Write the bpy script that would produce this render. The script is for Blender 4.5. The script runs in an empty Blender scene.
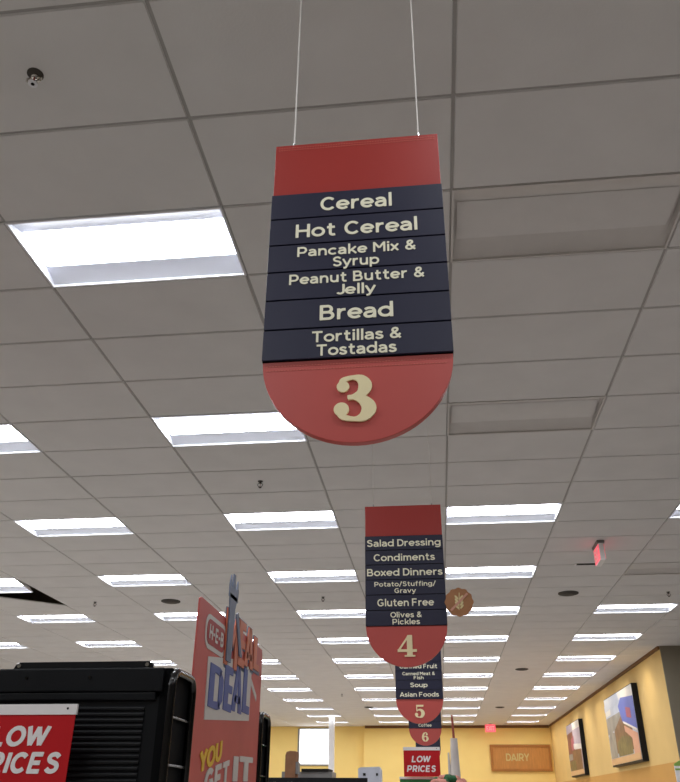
import bpy, bmesh, math, random
from mathutils import Vector, Matrix
random.seed(7)
SC = bpy.context.scene
COL = SC.collection
CZ = 1.6                       # eye height of the photographer
HC = CZ + 2.808                # ceiling height
GX, GY = 0.208, 3.105          # ceiling grid origin
TX, TY = 1.22, 0.61            # lay-in tile size

# ------------------------------------------------------------------ camera
F, PITCH, YAW, ROLL = 776.217, 0.488244, -0.117611, 0.007749
cp, sp, cy, sy, cr, sr = (math.cos(PITCH), math.sin(PITCH), math.cos(YAW), math.sin(YAW), math.cos(ROLL), math.sin(ROLL))
FWD = Vector((sy*cp, cy*cp, sp)); RT = Vector((cy, -sy, 0)); UP = RT.cross(FWD)
R_ = RT*cr + UP*sr; U_ = -RT*sr + UP*cr
cam_d = bpy.data.cameras.new('camera'); cam = bpy.data.objects.new('camera', cam_d); COL.objects.link(cam)
cam.matrix_world = Matrix(((R_.x, U_.x, -FWD.x, 0), (R_.y, U_.y, -FWD.y, 0), (R_.z, U_.z, -FWD.z, CZ), (0, 0, 0, 1)))
cam_d.sensor_fit = 'AUTO'; cam_d.sensor_width = 36.0; cam_d.lens = F/782*36.0
cam_d.clip_start = 0.05; cam_d.clip_end = 200
SC.camera = cam

# ------------------------------------------------------------------ materials
def s2l(c):
    c /= 255.0
    return c/12.92 if c <= 0.04045 else ((c+0.055)/1.055)**2.4
def mat(name, rgb, rough=0.6, spec=0.3, var=0.06, scale=8.0, metal=0.0, bump=0.0, bscale=60, coat=0.0, emit=None, estr=0.0, stretch=None):
    m = bpy.data.materials.new(name); m.use_nodes = True
    nt = m.node_tree; b = nt.nodes['Principled BSDF']
    tc = nt.nodes.new('ShaderNodeTexCoord'); nz = nt.nodes.new('ShaderNodeTexNoise')
    nz.inputs['Scale'].default_value = scale; nz.inputs['Detail'].default_value = 4
    src = tc.outputs['Object']
    if stretch:
        mp = nt.nodes.new('ShaderNodeMapping'); mp.inputs['Scale'].default_value = stretch
        nt.links.new(src, mp.inputs['Vector']); src = mp.outputs['Vector']
    nt.links.new(src, nz.inputs['Vector'])
    ra = nt.nodes.new('ShaderNodeValToRGB')
    c = [s2l(v) for v in rgb]
    ra.color_ramp.elements[0].position = 0.3; ra.color_ramp.elements[1].position = 0.7
    ra.color_ramp.elements[0].color = (*[v*(1-var) for v in c], 1)
    ra.color_ramp.elements[1].color = (*[min(1, v*(1+var)) for v in c], 1)
    nt.links.new(nz.outputs['Fac'], ra.inputs['Fac']); nt.links.new(ra.outputs['Color'], b.inputs['Base Color'])
    b.inputs['Roughness'].default_value = rough; b.inputs['Specular IOR Level'].default_value = spec
    b.inputs['Metallic'].default_value = metal; b.inputs['Coat Weight'].default_value = coat
    b.inputs['Coat Roughness'].default_value = 0.25
    if bump:
        n2 = nt.nodes.new('ShaderNodeTexNoise'); n2.inputs['Scale'].default_value = bscale; n2.inputs['Detail'].default_value = 3
        nt.links.new(tc.outputs['Object'], n2.inputs['Vector'])
        bp = nt.nodes.new('ShaderNodeBump'); bp.inputs['Strength'].default_value = bump; bp.inputs['Distance'].default_value = 0.003
        nt.links.new(n2.outputs['Fac'], bp.inputs['Height']); nt.links.new(bp.outputs['Normal'], b.inputs['Normal'])
    if emit:
        b.inputs['Emission Color'].default_value = (*emit, 1); b.inputs['Emission Strength'].default_value = estr
    return m

LAMP = 19.0
M = dict(
    tile=mat('ceiling_tile_mat', (222, 221, 220), 0.9, 0.1, 0.03, 3.0, bump=0.25, bscale=90),
    tbar=mat('ceiling_grid_mat', (172, 170, 167), 0.6, 0.2, 0.03),
    white=mat('white_enamel', (235, 236, 240), 0.45, 0.3, 0.02),
    reflector=mat('fixture_reflector', (212, 214, 222), 0.5, 0.3, 0.02),
    lens=mat('lit_lens', (240, 240, 245), 0.5, 0.2, 0.01, emit=(0.93, 0.96, 1.0), estr=LAMP),
    lens_off=mat('unlit_lens', (218, 216, 214), 0.5, 0.2, 0.02),
    offpan=mat('unlit_fixture_pan', (212, 209, 206), 0.5, 0.3, 0.02),
    floor=mat('floor_mat', (180, 173, 166), 0.45, 0.4, 0.05, 1.5),
    yellow_dimmed=mat('dimmed_yellow_paint', (222, 188, 122), 0.75, 0.2, 0.04, 1.2),  # same yellow, with the right wall's dimmer light put into the colour
    yellow=mat('yellow_paint', (255, 223, 142), 0.75, 0.2, 0.03, 1.2),  # lit copy, brightened in the colour for the back wall
    ochre=mat('ochre_paint', (206, 156, 84), 0.7, 0.2, 0.03, 1.2),
    greywall=mat('grey_paint', (136, 128, 112), 0.8, 0.2, 0.03, 1.2),
    brown=mat('brown_trim_shade', (120, 84, 50), 0.6, 0.3, 0.08),
    rednum=mat('sign_pale_red', (196, 86, 80), 0.42, 0.35, 0.05, 2.5, coat=0.15),  # lower sign panel, paler than the header board
    red=mat('sign_red', (166, 50, 43), 0.42, 0.35, 0.06, 2.5, coat=0.15, stretch=(1, 1, 0.5)),
    navy=mat('sign_navy', (38, 39, 62), 0.4, 0.4, 0.06, 4),
    cream=mat('sign_cream', (252, 248, 222), 0.55, 0.3, 0.03),
    numcream=mat('numeral_cream', (250, 236, 190), 0.55, 0.3, 0.03),
    stitch=mat('stitch_pink', (205, 110, 96), 0.6, 0.3, 0.05),
    black=mat('black_metal', (14, 16, 20), 0.45, 0.22, 0.15, 5),
    blackmatte=mat('black_matte', (10, 11, 13), 0.7, 0.08, 0.1),
    blackgloss=mat('black_gloss_tube', (12, 12, 14), 0.18, 0.6, 0.1),
    steel=mat('bright_steel', (205, 205, 205), 0.22, 0.5, 0.03, metal=1.0),
    chrome=mat('chrome', (225, 222, 215), 0.08, 0.5, 0.02, metal=1.0),
    cable=mat('cable_white', (225, 222, 216), 0.5, 0.3, 0.02),
    lowred=mat('price_red', (196, 26, 34), 0.45, 0.3, 0.04, 4),
    paper=mat('price_white', (243, 240, 240), 0.5, 0.3, 0.02),
    panelred=mat('panel_red', (204, 98, 92), 0.5, 0.3, 0.10, 2.5),
    blue=mat('deal_blue', (90, 104, 166), 0.5, 0.3, 0.06, 6),
    palegrey=mat('outline_grey', (214, 210, 206), 0.5, 0.3, 0.03),
    logored=mat('logo_red', (170, 58, 60), 0.5, 0.3, 0.04),
    orange=mat('meal_orange', (214, 122, 92), 0.5, 0.3, 0.14, 5),
    slate=mat('fork_slate', (112, 122, 146), 0.5, 0.3, 0.1, 6),
    yellowink=mat('you_yellow', (236, 196, 72), 0.5, 0.3, 0.06, 6),
    tan=mat('badge_tan', (172, 122, 84), 0.55, 0.3, 0.08, 20),
    badgeink=mat('badge_ink', (228, 212, 160), 0.55, 0.3, 0.05),
    slash=mat('badge_slash', (214, 160, 138), 0.55, 0.3, 0.05),
    exitred=mat('exit_red', (226, 70, 84), 0.4, 0.3, 0.02, emit=(1.0, 0.14, 0.18), estr=1.0),
    plenum=mat('plenum_grey', (112, 104, 94), 0.9, 0.1, 0.15, 6),
    dark=mat('dark_void', (38, 36, 33), 0.8, 0.2, 0.1),
    speaker=mat('speaker_grille', (76, 72, 67), 0.7, 0.3, 0.1, 30),
    wood=mat('dairy_wood', (196, 138, 74), 0.5, 0.3, 0.10, 3, stretch=(6, 1, 1)),
    woodedge=mat('dairy_wood_edge', (172, 116, 58), 0.5, 0.3, 0.10, 3),
    dairyink=mat('dairy_letters', (206, 190, 128), 0.5, 0.3, 0.05),
    window=mat('bright_window', (250, 250, 250), 0.3, 0.3, 0.01, emit=(1, 1, 1), estr=2.5),
    winframe=mat('window_frame_mat', (150, 150, 150), 0.5, 0.3, 0.03),
    carton=mat('brown_carton', (136, 98, 74), 0.8, 0.1, 0.10, 8),
    greycase=mat('grey_case', (126, 124, 122), 0.5, 0.3, 0.05),
    whitebox=mat('white_carton', (206, 208, 220), 0.6, 0.2, 0.04),
    green=mat('display_green', (58, 132, 74), 0.5, 0.3, 0.08),
    lime=mat('sign_lime', (150, 186, 90), 0.5, 0.3, 0.06),
    spire=mat('spire_red', (148, 74, 62), 0.5, 0.3, 0.08),
    postgrey=mat('post_pale', (205, 196, 192), 0.6, 0.2, 0.06),
    petal=mat('petal_pink', (206, 140, 126), 0.7, 0.2, 0.2, 30),
    leaf=mat('leaf_green', (50, 96, 62), 0.7, 0.2, 0.2, 30),
    p_sky=mat('print_sky', (206, 212, 224), 0.35, 0.4, 0.10, 2),
    p_white=mat('print_white', (240, 236, 228), 0.35, 0.4, 0.04, 2),
    p_blue=mat('print_blue', (96, 112, 196), 0.35, 0.4, 0.08, 2),
    p_red=mat('print_red', (186, 96, 116), 0.35, 0.4, 0.10, 2),
    p_grey=mat('print_grey', (160, 156, 146), 0.35, 0.4, 0.25, 3),
    p_olive=mat('print_olive', (122, 112, 72), 0.35, 0.4, 0.35, 5),
    p_brown=mat('print_brown', (134, 100, 70), 0.35, 0.4, 0.35, 5),
    p_pink=mat('print_pink', (226, 168, 140), 0.35, 0.4, 0.08, 2),
    p_tan=mat('print_tan', (222, 178, 130), 0.35, 0.4, 0.06, 2),
    p_lav=mat('print_lavender', (196, 184, 198), 0.35, 0.4, 0.12, 2),
    p_maroon=mat('print_maroon', (140, 84, 74), 0.35, 0.4, 0.2, 3),
)

# ------------------------------------------------------------------ mesh helpers
class MB:
    def __init__(s): s.v = []; s.f = []; s.mi = []; s.mats = []
    def m(s, name):
        if name not in s.mats: s.mats.append(name)
        return s.mats.index(name)
    def add(s, vs, fs, mname):
        k = len(s.v); i = s.m(mname)
        s.v += [tuple(a) for a in vs]
        for f in fs: s.f.append(tuple(k+q for q in f)); s.mi.append(i)
    def box(s, x0, x1, y0, y1, z0, z1, mname):
        vs = [(x, y, z) for z in (z0, z1) for y in (y0, y1) for x in (x0, x1)]
        s.add(vs, [(0, 2, 3, 1), (4, 5, 7, 6), (0, 1, 5, 4), (2, 6, 7, 3), (0, 4, 6, 2), (1, 3, 7, 5)], mname)
    def prism(s, poly, o, ax, ay, an, t, mname, flip=False):
        """poly in (a,b) extruded t along an, from origin o"""
        o, ax, ay, an = Vector(o), Vector(ax), Vector(ay), Vector(an)
        n = len(poly)
        A = [o + ax*a + ay*b for a, b in poly]; B = [p + an*t for p in A]
        fs = [tuple(range(n-1, -1, -1)), tuple(range(n, 2*n))] + [(i, (i+1) % n, n+(i+1) % n, n+i) for i in range(n)]
        s.add(A+B, fs, mname)
    def tube(s, pts, r, mname, n=10, closed=False, caps=True):
        pts = [Vector(p) for p in pts]; N = len(pts); rings = []; prev = None
        rr = r if isinstance(r, (list, tuple)) else [r]*N
        for i, p in enumerate(pts):
            a = pts[(i-1) % N] if (closed or i > 0) else p
            b = pts[(i+1) % N] if (closed or i < N-1) else p
            t = (b-a).normalized()
            if prev is None:
                h = Vector((0, 0, 1)) if abs(t.z) < 0.9 else Vector((1, 0, 0))
                u = t.cross(h).normalized()
            else:
                u = (prev - t*prev.dot(t)).normalized()
            prev = u; w = t.cross(u)
            rings.append([p + (u*math.cos(2*math.pi*k/n) + w*math.sin(2*math.pi*k/n))*rr[i] for k in range(n)])
        vs = [q for g in rings for q in g]; fs = []
        for i in range(N if closed else N-1):
            j = (i+1) % N
            for k in range(n): fs.append((i*n+k, i*n+(k+1) % n, j*n+(k+1) % n, j*n+k))
        if caps and not closed:
            fs.append(tuple(range(n-1, -1, -1))); fs.append(tuple((N-1)*n+k for k in range(n)))
        s.add(vs, fs, mname)
    def lathe(s, prof, c, mname, n=20):
        """prof [(r,z)] about vertical axis at c"""
        c = Vector(c); vs = []; fs = []
        for r, z in prof:
            for k in range(n): vs.append(c + Vector((r*math.cos(2*math.pi*k/n), r*math.sin(2*math.pi*k/n), z)))
        for i in range(len(prof)-1):
            for k in range(n): fs.append((i*n+k, i*n+(k+1) % n, (i+1)*n+(k+1) % n, (i+1)*n+k))
        fs.append(tuple(range(n-1, -1, -1))); fs.append(tuple((len(prof)-1)*n+k for k in range(n)))
        s.add(vs, fs, mname)
    def build(s, name, parent=None, loc=(0, 0, 0), smooth=False, bevel=0.0, recalc=True, weld=False):
        me = bpy.data.meshes.new(name)
        L = Vector(loc)
        me.from_pydata([tuple(Vector(v)-L) for v in s.v], [], s.f)
        for n in s.mats: me.materials.append(M[n])
        for p, i in zip(me.polygons, s.mi): p.material_index = i; p.use_smooth = smooth
        bm = bmesh.new(); bm.from_mesh(me)
        if weld: bmesh.ops.remove_doubles(bm, verts=bm.verts, dist=1e-5)
        if recalc: bmesh.ops.recalc_face_normals(bm, faces=bm.faces)
        bm.to_mesh(me); bm.free(); me.update()
        o = bpy.data.objects.new(name, me); COL.objects.link(o)
        o.location = L
        if parent is not None:
            o.parent = parent
            o.location = L - world_loc(parent)
        WL[o.name] = L
        if bevel:
            b = o.modifiers.new('bevel', 'BEVEL'); b.width = bevel; b.segments = 2; b.limit_method = 'ANGLE'
        return o
WL = {}
def world_loc(o): return WL.get(o.name, Vector((0, 0, 0)))
def tag(o, label=None, cat=None, group=None, kind=None):
    if label: o['label'] = label
    if cat: o['category'] = cat
    if group: o['group'] = group
    if kind: o['kind'] = kind
    return o
def empty(name, loc, label, cat, group=None):
    o = bpy.data.objects.new(name, None); COL.objects.link(o); o.location = loc; o.empty_display_size = 0.1
    WL[o.name] = Vector(loc)
    return tag(o, label, cat, group)


import numpy as np
def arc(cx, cy, rx, ry, a0, a1, n=18):
    return [(cx+rx*math.cos(math.radians(a0+(a1-a0)*k/n)), cy+ry*math.sin(math.radians(a0+(a1-a0)*k/n))) for k in range(n+1)]
def spl(*P):
    P = list(P); out = []
    for i in range(len(P)-1):
        p0, p1, p2, p3 = P[max(0, i-1)], P[i], P[i+1], P[min(len(P)-1, i+2)]
        for k in range(6):
            t = k/6
            out.append(tuple(0.5*((2*b) + (-a+c)*t + (2*a-5*b+4*c-d)*t*t + (-a+3*b-3*c+d)*t**3) for a, b, c, d in zip(p0, p1, p2, p3)))
    out.append(P[-1]); return out
def stem(x, y0=0.0, y1=1.0): return [(x, y0), (x, y1)]
RING = arc(.375, .36, .30, .285, 0, 360)
GL = {
 'C': [arc(.44, .5, .365, .425, 42, 318)], 'O': [arc(.46, .5, .385, .425, 0, 360)],
 'S': [spl((.63, .79), (.50, .895), (.34, .925), (.17, .86), (.12, .72), (.20, .59), (.38, .52), (.55, .45), (.64, .30), (.58, .14), (.40, .075), (.22, .11), (.09, .22))],
 'H': [stem(.075), stem(.705), [(.075, .5), (.705, .5)]],
 'P': [stem(.075), [(.0, .925), (.40, .925)] + arc(.40, .655, .255, .27, 90, -90) + [(.075, .385)]],
 'R': [stem(.075), [(.0, .925), (.40, .925)] + arc(.40, .665, .25, .26, 90, -90) + [(.075, .405)], [(.34, .42), (.66, .0)]],
 'B': [stem(.075), [(.0, .925), (.38, .925)] + arc(.38, .72, .20, .205, 90, -90) + [(.075, .515)], [(.075, .515), (.42, .515)] + arc(.42, .295, .235, .22, 90, -90) + [(.0, .075)]],
 'M': [stem(.075), stem(.835), [(.085, .96), (.455, .40)], [(.825, .96), (.455, .40)]],
 'J': [[(.50, 1.0), (.50, .30)] + arc(.28, .30, .22, .225, 0, -150)],
 'T': [[(0, .925), (.74, .925)], stem(.37)], 'I': [stem(.075)],
 'G': [arc(.45, .5, .37, .425, 45, 322), [(.755, .13), (.755, .46)], [(.80, .46), (.46, .46)]],
 'D': [stem(.075), [(.0, .925), (.33, .925)] + arc(.33, .5, .37, .425, 90, -90) + [(.0, .075)]],
 'F': [stem(.075), [(0, .925), (.62, .925)], [(.075, .50), (.57, .50)]],
 'E': [stem(.075), [(0, .925), (.62, .925)], [(.075, .50), (.57, .50)], [(0, .075), (.63, .075)]],
 'A': [[(.04, 0), (.42, .97)], [(.80, 0), (.42, .97)], [(.18, .26), (.66, .26)]],
 'L': [stem(.075), [(0, .075), (.60, .075)]],
 'W': [[(.04, 1), (.30, .04)], [(.55, .96), (.30, .04)], [(.55, .96), (.80, .04)], [(1.06, 1), (.80, .04)]],
 'X': [[(.06, 0), (.70, 1)], [(.70, 0), (.06, 1)]], 'Y': [[(.05, 1), (.39, .45)], [(.73, 1), (.39, .45)], [(.39, .50), (.39, 0)]],
 'U': [[(.075, 1), (.075, .38)] + arc(.37, .375, .295, .30, 180, 360) + [(.665, 1)]],
 '-': [[(.05, .45), (.40, .45)]], '/': [[(.02, -.08), (.44, 1.03)]],
 'e': [arc(.375, .36, .30, .285, 0, 320), [(.075, .36), (.675, .36)]], 'o': [RING], 'c': [arc(.375, .36, .30, .285, 45, 315)],
 'r': [stem(.075, 0, .72), spl((.075, .38), (.14, .55), (.26, .635), (.42, .65))],
 'a': [stem(.56, 0, .45), spl((.09, .56), (.20, .63), (.34, .648), (.49, .59), (.56, .43)), spl((.56, .39), (.32, .395), (.13, .33), (.085, .21), (.16, .10), (.30, .068), (.46, .12), (.56, .25))],
 'l': [stem(.075, 0, 1.02)], 'i': [stem(.075, 0, .72), ('dot', .075, .92, .095)],
 't': [spl((.20, .93), (.20, .60), (.20, .24), (.25, .11), (.35, .068), (.47, .09)), [(.02, .655), (.45, .655)]],
 'n': [stem(.075, 0, .72), spl((.075, .40), (.14, .57), (.31, .65), (.49, .60), (.57, .42), (.57, .2), (.57, 0))],
 'h': [stem(.075, 0, 1.02), spl((.075, .40), (.14, .57), (.31, .65), (.49, .60), (.57, .42), (.57, .2), (.57, 0))],
 'm': [stem(.075, 0, .72), spl((.075, .42), (.13, .58), (.27, .65), (.42, .60), (.48, .44), (.48, .2), (.48, 0)), spl((.48, .42), (.54, .58), (.68, .65), (.83, .60), (.89, .44), (.89, .2), (.89, 0))],
 'u': [spl((.075, .72), (.075, .5), (.075, .30), (.14, .13), (.31, .07), (.49, .13), (.57, .32)), stem(.57, 0, .72)],
 'k': [stem(.075, 0, 1.02), [(.57, .70), (.09, .24)], [(.25, .40), (.60, .02)]], 'x': [[(.06, .02), (.58, .70)], [(.58, .02), (.06, .70)]],
 'v': [[(.05, .72), (.34, .05)], [(.63, .72), (.34, .05)]],
 'y': [[(.05, .72), (.35, .05)], spl((.66, .72), (.48, .33), (.32, -.06), (.22, -.18), (.08, -.19))],
 'p': [stem(.075, -.25, .72), RING], 'b': [stem(.075, 0, 1.02), RING], 'd': [stem(.675, 0, 1.02), RING],
 'g': [RING, spl((.675, .72), (.675, .4), (.675, .02), (.60, -.14), (.40, -.20), (.20, -.17), (.10, -.11))],
 's': [spl((.50, .56), (.38, .63), (.26, .648), (.13, .59), (.12, .47), (.25, .39), (.40, .335), (.50, .25), (.46, .12), (.30, .07), (.17, .095), (.06, .18))],
 'f': [spl((.44, .93), (.32, .945), (.22, .87), (.20, .70), (.20, .4), (.20, 0)), [(.02, .655), (.42, .655)]],
 '&': [spl((.74, .03), (.50, .32), (.28, .58), (.20, .75), (.27, .89), (.41, .93), (.53, .86), (.52, .71), (.36, .57), (.17, .42), (.09, .26), (.17, .12), (.33, .07), (.52, .15), (.73, .43))],
}
ROUND_L = 'COGeocdgqaQ&s'; ROUND_R = 'OeobpDs'; DIAG = 'AWXYTxyk/rtfJL'
def contours(prims, pad=0.2, h=1/56):
    """outline of a union of thick strokes: prims = ('s',[(x,y,r)..],butt) or ('p',poly)"""
    xs = []; ys = []
    for p in prims:
        for q in p[1]: xs.append(q[0]); ys.append(q[1])
    x0, x1, y0, y1 = min(xs)-pad, max(xs)+pad, min(ys)-pad, max(ys)+pad
    nx, ny = int((x1-x0)/h)+2, int((y1-y0)/h)+2
    gx = x0+np.arange(nx)*h+1.3e-4; gy = y0+np.arange(ny)*h+1.7e-4
    Xg, Yg = np.meshgrid(gx, gy); D = np.full_like(Xg, 9.0)
    for p in prims:
        bx = [q[0] for q in p[1]]; by = [q[1] for q in p[1]]
        i0, i1 = max(0, int((min(bx)-pad-x0)/h)), min(nx, int((max(bx)+pad-x0)/h)+2); j0, j1 = max(0, int((min(by)-pad-y0)/h)), min(ny, int((max(by)+pad-y0)/h)+2)
        X = Xg[j0:j1, i0:i1]; Y = Yg[j0:j1, i0:i1]; d = np.full_like(X, 9.0)
        if p[0] == 's':
            P = p[1]
            for a, b in zip(P[:-1], P[1:]):
                vx, vy = b[0]-a[0], b[1]-a[1]; L2 = vx*vx+vy*vy+1e-12
                t = np.clip(((X-a[0])*vx+(Y-a[1])*vy)/L2, 0, 1)
                d = np.minimum(d, np.hypot(X-a[0]-t*vx, Y-a[1]-t*vy)-(a[2]+(b[2]-a[2])*t))
            if len(P) == 1: d = np.hypot(X-P[0][0], Y-P[0][1])-P[0][2]
            closed = len(P) > 2 and math.hypot(P[0][0]-P[-1][0], P[0][1]-P[-1][1]) < 1e-3
            if p[2] and not closed and len(P) > 1:
                for e, o in ((P[0], P[1]), (P[-1], P[-2])):
                    dx, dy = e[0]-o[0], e[1]-o[1]; L = math.hypot(dx, dy); c = ((X-e[0])*dx+(Y-e[1])*dy)/L
                    near = (np.hypot(X-e[0], Y-e[1]) < e[2]*1.7) & (c > 0)
                    d = np.where(near, np.maximum(d, c), d)
        else:
            P = p[1]; A = sum(P[i][0]*P[(i+1) % len(P)][1]-P[(i+1) % len(P)][0]*P[i][1] for i in range(len(P))); sg = 1 if A > 0 else -1
            d = np.full_like(X, -9.0)
            for i in range(len(P)):
                a, b = P[i], P[(i+1) % len(P)]; vx, vy = b[0]-a[0], b[1]-a[1]; L = math.hypot(vx, vy)
                d = np.maximum(d, sg*((X-a[0])*vy-(Y-a[1])*vx)/L)
        D[j0:j1, i0:i1] = np.minimum(D[j0:j1, i0:i1], d)
    I = D < 0
    c = I[:-1, :-1]*1 + I[:-1, 1:]*2 + I[1:, 1:]*4 + I[1:, :-1]*8
    TB = {1: [(3, 0)], 2: [(0, 1)], 3: [(3, 1)], 4: [(1, 2)], 5: [(3, 2), (1, 0)], 6: [(0, 2)], 7: [(3, 2)], 8: [(2, 3)], 9: [(2, 0)], 10: [(0, 3), (2, 1)], 11: [(2, 1)], 12: [(1, 3)], 13: [(1, 0)], 14: [(0, 3)]}
    nxt = {}; pos = {}
    for j, i in zip(*np.nonzero((c > 0) & (c < 15))):
        j, i = int(j), int(i)
        def E(k):
            if k == 0: key = ('h', j, i); a, b = (j, i), (j, i+1)
            elif k == 1: key = ('v', j, i+1); a, b = (j, i+1), (j+1, i+1)
            elif k == 2: key = ('h', j+1, i); a, b = (j+1, i), (j+1, i+1)
            else: key = ('v', j, i); a, b = (j, i), (j+1, i)
            da, db = D[a], D[b]; t = da/(da-db)
            pos[key] = (float(gx[a[1]]+t*(gx[b[1]]-gx[a[1]])), float(gy[a[0]]+t*(gy[b[0]]-gy[a[0]])))
            return key
        for a, b in TB[int(c[j, i])]: nxt[E(a)] = E(b)
    out = []
    while nxt:
        k, n = nxt.popitem(); loop = [k]
        while n != k and n in nxt: loop.append(n); n = nxt.pop(n)
        if len(loop) > 6:
            pts = [pos[q] for q in loop]
            # drop points that lie on a straight line
            keep = []
            for i, q in enumerate(pts):
                a = keep[-1] if keep else pts[-1]; b = pts[(i+1) % len(pts)]
                ar = abs((q[0]-a[0])*(b[1]-a[1])-(q[1]-a[1])*(b[0]-a[0])); L = math.hypot(b[0]-a[0], b[1]-a[1])+1e-9
                if ar/L > 0.0012: keep.append(q)
            if len(keep) > 2: out.append(keep)
    return out
def outline_mesh(loops, shear=0.0):
    cu = bpy.data.curves.new('outline', 'CURVE'); cu.dimensions = '2D'; cu.fill_mode = 'BOTH'; cu.extrude = 0.5
    for lp in loops:
        sp_ = cu.splines.new('POLY'); sp_.points.add(len(lp)-1); sp_.use_cyclic_u = True
        for q, (x, y) in zip(sp_.points, lp): q.co = (x+shear*y, y, 0, 1)
    ob = bpy.data.objects.new('outline', cu); COL.objects.link(ob)
    dg = bpy.context.evaluated_depsgraph_get(); dg.update()
    me = bpy.data.meshes.new_from_object(ob.evaluated_get(dg))
    bpy.data.objects.remove(ob); bpy.data.curves.remove(cu)
    return me
def text_prims(s, r, gap):
    x = 0.0; pr = []; prev = None
    for ch in s:
        if ch == ' ': x += 0.46; prev = None; continue
        g = GL[ch]; ex = [q[0] for st in g if st[0] != 'dot' for q in st] + [st[1] for st in g if st[0] == 'dot']
        straight_l = min(ex)
        l0, l1 = min(min(ex), 0.075)-0.075, max(ex)+0.06
        if prev is not None:
            k = gap
            if prev in ROUND_R: k -= 0.05
            if ch in ROUND_L: k -= 0.05
            if prev in DIAG: k -= 0.07
            if ch in 'AWXYTxy': k -= 0.06
            x += k
        for st in g:
            if st[0] == 'dot': pr.append(('s', [(x+st[1], st[2], max(st[3], r*1.15))], False))
            else: pr.append(('s', [(x+a, b, r) for a, b in st], True))
        x += l1; prev = ch
    return pr
def lettering(name, s, width, cap, centre, ax, ay, mname, parent, offset=0.075, shear=0.0, depth=0.002, gap=0.16):
    """text fitted to width and cap height, cap-box centred on centre"""
    ax, ay = Vector(ax), Vector(ay); an = ax.cross(ay)
    me = outline_mesh(contours(text_prims(s, offset, gap)), shear)
    xs = [v.co.x for v in me.vertices]; x0, x1 = min(xs), max(xs)
    sx = width/(x1-x0); C = Vector(centre); L = world_loc(parent)
    for v in me.vertices:
        v.co = ax*((v.co.x-(x0+x1)/2)*sx) + ay*((v.co.y-0.5)*cap) + an*(v.co.z*depth)
    return solid(name, me, C, mname, parent)
def solid(name, me, C, mname, parent):
    me.name = name; me.materials.clear(); me.materials.append(M[mname])
    bm = bmesh.new(); bm.from_mesh(me); bmesh.ops.remove_doubles(bm, verts=bm.verts, dist=1e-7)
    bmesh.ops.recalc_face_normals(bm, faces=bm.faces); bm.to_mesh(me); bm.free()
    for p in me.polygons: p.use_smooth = False
    o = bpy.data.objects.new(name, me); COL.objects.link(o)
    o.parent = parent; o.location = C - world_loc(parent); WL[o.name] = C
    return o

# ------------------------------------------------------------------ numerals (bold slab face)
def catmull(P, n=8):
    out = []
    for i in range(len(P)-1):
        p0 = P[max(0, i-1)]; p1 = P[i]; p2 = P[i+1]; p3 = P[min(len(P)-1, i+2)]
        for k in range(n):
            t = k/n
            out.append(tuple(0.5*((2*b) + (-a+c)*t + (2*a-5*b+4*c-d)*t*t + (-a+3*b-3*c+d)*t**3) for a, b, c, d in zip(p0, p1, p2, p3)))
    out.append(P[-1]); return out
def ribbon(P): return [('s', [(x, y, w/2+0.012) for x, y, w in catmull(P)], True)]
def disc(x, y, r): return [('s', [(x, y, r)], False)]
def numeral_polys(ch):
    if ch == '3':
        return (ribbon([(.135, .80, .05), (.20, .915, .085), (.40, .965, .075), (.56, .915, .17), (.635, .765, .245), (.56, .60, .17), (.40, .525, .085), (.29, .515, .075)])
                + ribbon([(.29, .515, .075), (.44, .51, .09), (.61, .43, .19), (.705, .265, .265), (.615, .09, .18), (.43, .032, .07), (.20, .085, .10), (.09, .20, .06)])
                + disc(.195, .765, .125) + disc(.165, .255, .15))
    if ch == '4':
        return [('p', q) for q in [[(.52, 1.0), (.62, 1.0), (.13, .30), (.02, .30)], [(.02, .22), (.92, .22), (.92, .34), (.02, .34)],
                [(.46, .06), (.72, .06), (.72, 1.0), (.50, 1.0), (.46, .94)], [(.34, 0), (.84, 0), (.84, .075), (.34, .075)]]]
    if ch == '5':
        return ([('p', [(.17, .84), (.74, .84), (.78, .99), (.17, .99)]), ('p', [(.17, .48), (.25, .50), (.25, .90), (.17, .90)])]
                + ribbon([(.20, .50, .06), (.33, .60, .08), (.52, .60, .14), (.68, .45, .24), (.70, .29, .26), (.60, .10, .18), (.42, .035, .07), (.20, .09, .09), (.10, .19, .05)])
                + disc(.18, .245, .135))
    return (ribbon([(.68, .83, .06), (.60, .93, .08), (.45, .965, .075), (.28, .86, .16), (.19, .62, .23), (.18, .36, .24), (.27, .12, .18), (.44, .032, .075), (.60, .10, .16), (.695, .30, .235), (.61, .50, .17), (.46, .575, .075), (.33, .51, .075), (.27, .40, .05)])
            + disc(.62, .78, .115))

# ------------------------------------------------------------------ structure: floor, ceiling, walls
XL, XR, Y0, Y1 = -14.0, 12.0, -5.0, 34.3
WX, WY = 4.47, 16.65
def slab(name, parts, kind='structure', bevel=0):
    b = MB()
    for p in parts: b.box(*p)
    return tag(b.build(name, bevel=bevel), kind=kind)
slab('floor', [(XL, XR, Y0, Y1+0.6, -0.1, 0, 'floor')])
slab('wall_left', [(XL-0.1, XL, Y0, Y1+0.6, 0, HC+0.5, 'greywall')])
slab('wall_front', [(XL, XR, Y0-0.1, Y0, 0, HC+0.5, 'greywall')])
slab('wall_far_right', [(XR, XR+0.1, Y0, WY, 0, HC+0.5, 'greywall')])
slab('wall_grey_return', [(WX+0.002, XR, WY-0.03, WY, 0, HC+0.5, 'greywall')])
slab('wall_right', [(WX, WX+0.12, WY, Y1+0.1, CZ+0.74, HC+0.5, 'yellow_dimmed'), (WX, WX+0.12, WY, Y1+0.1, 0, CZ+0.74, 'ochre')])
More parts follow.
